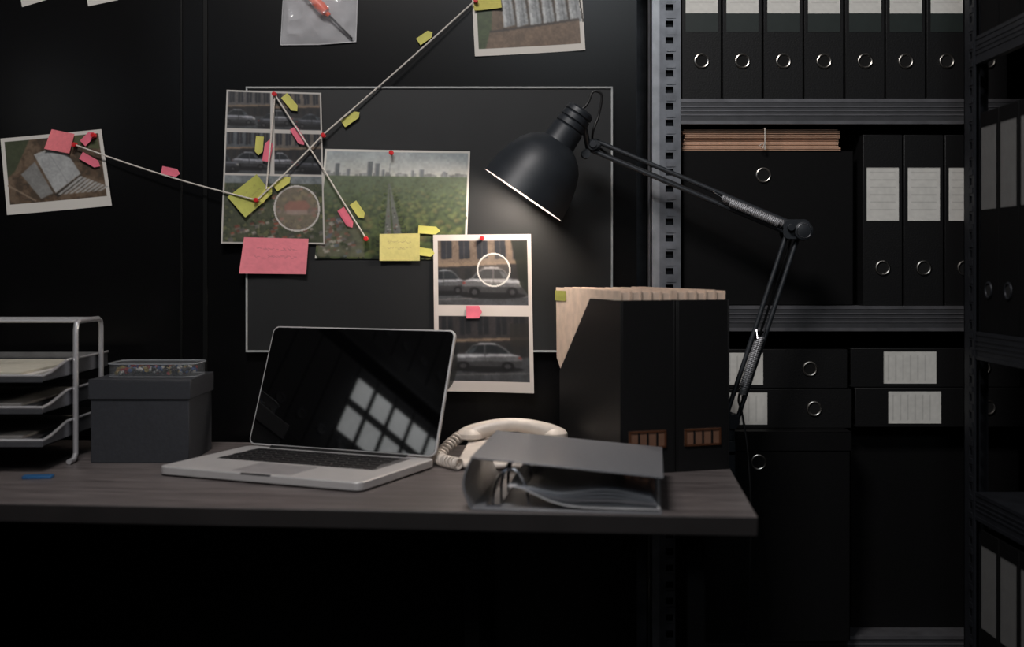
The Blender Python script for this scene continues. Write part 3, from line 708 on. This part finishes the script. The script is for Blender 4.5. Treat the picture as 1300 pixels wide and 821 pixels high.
# ================================================================ MAGAZINE FILES
TD=18; TH=math.radians(TD); u=Vector((math.cos(TH),math.sin(TH),0)); base=Vector((0.167,1.822,0.75))
gm='black magazine files on the desk'
Wm=0.0935; Dm=.270; Hm=.270
Mx=Matrix(((0,0,1,0),(1,0,0,0),(0,1,0,0),(0,0,0,1)))
for k in range(2):
    loc=base+u*(k*(Wm+.0015)); r=thing('magazine_file','black magazine file holding tan folders on the desk'+(' beside the lamp' if k else ''),'file holder',loc,TD,gm)
    b=MB(); t=.003
    side=[(0,0),(Dm,0),(Dm,.140),(.47*Dm,Hm),(0,Hm)]
    b.prism(side,0,t,M_BLACK,Mx); b.prism(side,Wm-t,Wm,M_BLACK,Mx)
    b.box(t,Wm-t,0,t,0,Hm,M_BLACK); b.box(t,Wm-t,Dm-t,Dm,0,.140,M_BLACK); b.box(t,Wm-t,t,Dm-t,0,t,M_BLACK)
    b.finish('body',r,bevel=0.0008)
    b=MB(); mb=mat('bronze_holder',(110,72,52),.4,.6)
    x0,x1,z0,z1=.014,.077,.040,.067
    b.box(x0,x1,-.0012,0,z0,z1,mat('tan_label_card',(112,80,62),.7)); b.box(x0,x1,-.0025,-.0012,z0,z0+.003,mb); b.box(x0,x1,-.0025,-.0012,z1-.003,z1,mb); b.box(x0,x0+.003,-.0025,-.0012,z0,z1,mb); b.box(x1-.003,x1,-.0025,-.0012,z0,z1,mb)
    for xx in (.029,.044,.060): b.box(xx,xx+.003,-.0022,-.0012,z0,z1,M_BLACK)
    b.finish('label_holder',r,label='bronze label holder')
    R=Matrix.Rotation(TH,4,'Z')
    for q in range(5):
        b=MB(); x=.0045+q*.0171; th=.0161; dz=random.uniform(-.001,.002); ins=random.uniform(0,.004)
        Sd=[(.004+ins*.5,.004),(Dm-.006,.004),(Dm-.006,.13),(Dm+.030-ins,.16),(Dm+.034-ins,.285+dz),(.005+ins*.5,.284+dz)]
        b.prism(Sd,x,x+.0009,M_MANILA2,Mx); b.prism([(a_*0.985+.003,c2-.003 if c2>.1 else c2) for a_,c2 in Sd],x+.0012,x+th-.0012,M_MANILA2,Mx); b.prism(Sd,x+th-.0009,x+th,M_MANILA2,Mx)
        o=b.finish('manila_folder'); o.location=loc; o.rotation_euler=(0,0,TH); tag(o,'pale tan manila folder standing in a black magazine file','folder','folders in the magazine files')
    if k==0:
        cv=note_canvas((150,152,70),14,14)
        o=sheet('sticky_tab',cv,None,0,M_NOTE,metric=(.055,.018))
        o.location=loc+R@Vector((.0036,Dm+.033,.280)); o.rotation_euler=(0,0,TH-math.radians(90)); tag(o,'small yellow tab on the manila folder edge','sticky flag')

# ================================================================ LAMP
Bc=Vector((0.366,2.0,0.75)); E=W(1008,292,2.055); Hd=W(752,184,2.095)
lamp=thing('desk_lamp','black architect desk lamp with sprung arms clamped to the desk','lamp',Bc)
b=MB()
b.box(.3690,.381,2.015,2.045,.690,.775,M_LAMP); b.box(.352,.381,2.015,2.045,.7505,.758,M_LAMP); b.box(.340,.381,2.015,2.045,.682,.690,M_LAMP)
b.cyl((.352,2.03,.682),(.352,2.03,.7235),.004,M_CHROME); b.cyl((.352,2.03,.665),(.352,2.03,.680),.010,M_LAMP); b.cyl((.374,2.03,.775),(.374,2.03,.800),.009,M_LAMP)
b.finish('clamp',lamp,origin=Bc,bevel=0.001)
B0=Vector((.376,2.03,.808))
def arm(name,A,Bp,off,r,spr):
    d=(Bp-A).normalized(); n=Vector((-d.z,0,d.x)).normalized()
    b=MB()
    for s in (-1,1): b.cyl(A+n*off*s,Bp+n*off*s,r,M_LAMP,12)
    for t in (0.03,0.97):
        c=A.lerp(Bp,t); b.cyl(c-n*(off+.003),c+n*(off+.003),r*.9,M_LAMP,10)
    b.finish(name,lamp,origin=Bc)
    b=MB(); 
    for s,(t0,t1) in zip((-1,1),spr):
        a0=A.lerp(Bp,t0)+n*off*s*0.2+Vector((0,-.011,0)); a1=A.lerp(Bp,t1)+n*off*s*0.2+Vector((0,-.011,0)); q=[]
        dd=(a1-a0); turns=int(dd.length/.0032); c1,c2=b.frame(dd)
        for i in range(turns*10+1):
            an=2*math.pi*i/10; q.append(a0.lerp(a1,i/(turns*10))+(c1*math.cos(an)+c2*math.sin(an))*.0048)
        b.tube(q,.0013,M_TUBE,5); b.tube([a0,A.lerp(Bp,max(0.02,t0-.06))+n*off*s],.001,M_CHROME,5); b.tube([a1,A.lerp(Bp,min(.98,t1+.06))+n*off*s],.001,M_CHROME,5)
    b.finish('spring',lamp,origin=Bc,label='chrome tension springs')
arm('lower_arm',B0,E,.010,.0042,[(.14,.44),(.18,.42)])
arm('upper_arm',E,Hd,.009,.0042,[(.06,.36),(.08,.32)])
b=MB()
for yy in (-.016,.013):
    b.prism(rrect(-.022,.024,-.016,.018,.010),yy,yy+.003,M_LAMP,Matrix.Translation(E)@Matrix.Rotation(math.radians(90),4,'X'))
b.lathe([(0,0),(0,.017),(.008,.016),(.010,.012),(.010,0)],E+Vector((.012,-.014,-.002)),(0,-1,0),M_LAMP,24)
b.torus(E+Vector((.012,-.023,-.002)),(0,1,0),.012,.0012,M_CHROME)
b.cyl(E+Vector((-.010,-.026,.004)),E+Vector((-.010,.018,.004)),.006,M_LAMP,16); b.cyl(E+Vector((.012,-.02,-.002)),E+Vector((.012,.018,-.002)),.006,M_LAMP,16)
b.finish('elbow_joint',lamp,origin=Bc,bevel=0.0006)
b=MB(); b.cyl(B0+Vector((0,-.014,0)),B0+Vector((0,.014,0)),.013,M_LAMP,20); b.finish('base_joint',lamp,origin=Bc)
HS=1.065
AX=Vector((-.562,.038,-.822)).normalized(); Oc=W(665,246,2.07); T0=Oc-AX*.168*HS
head=bpy.data.objects.new('lamp_head',None); COL.objects.link(head); head.parent=lamp; head.location=T0-Bc
sc=lambda pr:[(t_*HS,r_*HS) for t_,r_ in pr]
prof=sc([(.066,.0285),(.071,.036),(.080,.048),(.093,.058),(.112,.066),(.135,.072),(.168,.0765),(.170,.0772),(.1702,.0757),(.135,.0705),(.112,.0643),(.093,.0560),(.080,.0460),(.073,.034)])
b=MB(); b.lathe(prof,(0,0,0),AX,M_LAMP,64,mlist=[M_LAMP]*8+[M_LAMPIN]*5); b.finish('shade',head,label='black conical shade with pale inside',sharp=50)
b=MB(); b.lathe(sc([(0,0),(0,.019),(.003,.023),(.010,.0245),(.012,.022),(.014,.0245),(.022,.025),(.024,.0225),(.026,.0255),(.034,.026),(.036,.0235),(.038,.0265),(.060,.0275),(.066,.0285),(.066,0)]),(0,0,0),AX,M_LAMP,40); b.finish('socket_cap',head)
b=MB(); M_BULB=mat('warm_bulb',(255,235,210),0.4,emis=(255,242,228),estr=105)
b.lathe(sc([(t_+.026,r_) for t_,r_ in [(.044,.013),(.085,.014),(.100,.022),(.115,.027),(.128,.024),(.137,.014),(.140,0)]]),(0,0,0),AX,M_BULB,24); b.finish('bulb',head,label='warm glowing bulb')
b=MB(); c0=T0+AX*.055+Vector((.024,0,.010)); j=Hd
b.tube([T0+AX*.060+Vector((.015,0,.01)),c0+Vector((.012,0,.004)),j+Vector((-.006,0,-.012)),j],.0055,M_LAMP,10)
b.cyl(j+Vector((0,-.014,0)),j+Vector((0,.014,0)),.010,M_LAMP,20); b.cyl(j+Vector((-.012,-.012,-.016)),j+Vector((-.012,.012,-.016)),.008,M_LAMP,20)
b.cyl(j+Vector((0,-.019,0)),j+Vector((0,-.014,0)),.006,M_CHROME,16)
b.finish('neck_joint',lamp,origin=Bc)
b=MB(); q=[T0+AX*.004,T0-AX*.012+Vector((.004,0,0)),T0+Vector((.020,0,.030)),T0+Vector((.035,0,.024)),T0+Vector((.030,.004,-.01)),T0+Vector((.020,.006,-.04)),Hd+Vector((.005,.012,.004))]
for k in range(1,10): p=Hd.lerp(E,k/10); q.append(p+Vector((0,.012,-.004)))
q+=[E+Vector((.0,.026,.0))]
for k in range(1,9): q.append(E.lerp(B0,k/9)+Vector((.004,.014,0)))
q+=[B0+Vector((.018,-.01,.01)),B0+Vector((.024,-.03,-.06)),Vector((.402,1.99,.62)),Vector((.398,2.02,.3)),Vector((.402,2.03,.02))]
def smooth(q,n=6):
    o=[]
    for i in range(len(q)-1):
        p0=q[max(i-1,0)];p1=q[i];p2=q[i+1];p3=q[min(i+2,len(q)-1)]
        for k in range(n):
            f=k/n; o.append(0.5*((2*p1)+(p2-p0)*f+(2*p0-5*p1+4*p2-p3)*f*f+(3*p1-p0-3*p2+p3)*f**3))
    return o+[q[-1]]
b.tube(smooth(q),.0021,M_KEYS,8); b.finish('power_cord',lamp,origin=Bc)

b=MB(); b.prism(rrect(-.022,.022,-.010,.010,.003),0,.004,mat('blue_plastic',(34,84,130),.4)); o=b.finish('eraser',bevel=.0006); o.location=(-.722,1.80,.7502); o.rotation_euler=(0,0,.1); tag(o,'small flat blue eraser on the desk','eraser')

# ================================================================ LIGHTS
def area(name,loc,target,size,power,col):
    L=bpy.data.lights.new(name,'AREA'); L.energy=power; L.color=col; L.shape='RECTANGLE'; L.size=size[0]; L.size_y=size[1]
    o=bpy.data.objects.new(name,L); COL.objects.link(o); o.location=loc
    o.rotation_euler=(Vector(target)-Vector(loc)).to_track_quat('-Z','Y').to_euler(); return o
area('ceiling_light',(-0.35,0.75,2.5),(-0.1,2.0,1.0),(0.5,0.3),24,(1.0,0.95,0.93))
area('ceiling_light_rear',(0.3,-0.6,2.5),(0.5,2.1,1.2),(0.6,0.6),9,(0.88,0.95,1.0))
area('added_sheen_fill',(-1.68,-0.62,1.95),(0.0,0.2,1.6),(0.30,0.42),1.6,(0.62,0.80,1.0))  # added unseen cool source, gives the lacquered wall its bluish sheen
L=bpy.data.lights.new('added_label_spot','SPOT'); L.energy=140; L.spot_size=math.radians(17); L.spot_blend=0.5; L.shadow_soft_size=0.04; L.color=(0.92,0.97,1.0)  # added unseen spot, brightens the binder labels mirrored in the laptop display
o=bpy.data.objects.new('added_label_spot',L); COL.objects.link(o); o.location=(-0.1,0.9,2.5)
o.rotation_euler=(Vector((-1.27,1.22,1.49))-o.location).to_track_quat('-Z','Y').to_euler()
w_=bpy.data.worlds.new('World'); scene.world=w_; w_.use_nodes=True
w_.node_tree.nodes['Background'].inputs[0].default_value=(0.6,0.75,0.85,1); w_.node_tree.nodes['Background'].inputs[1].default_value=0.02

# ================================================================ CAMERA
cam=bpy.data.cameras.new('camera'); co=bpy.data.objects.new('camera',cam); COL.objects.link(co)
co.location=(0,0,H); co.rotation_euler=(math.radians(90),0,0)
cam.sensor_width=36; cam.lens=F/1300*36; cam.shift_y=-(410.5-HY)/1300; cam.clip_start=0.02
cam.dof.use_dof=True; cam.dof.focus_distance=2.19; cam.dof.aperture_fstop=2.6
scene.camera=co
scene.view_settings.view_transform='Standard'
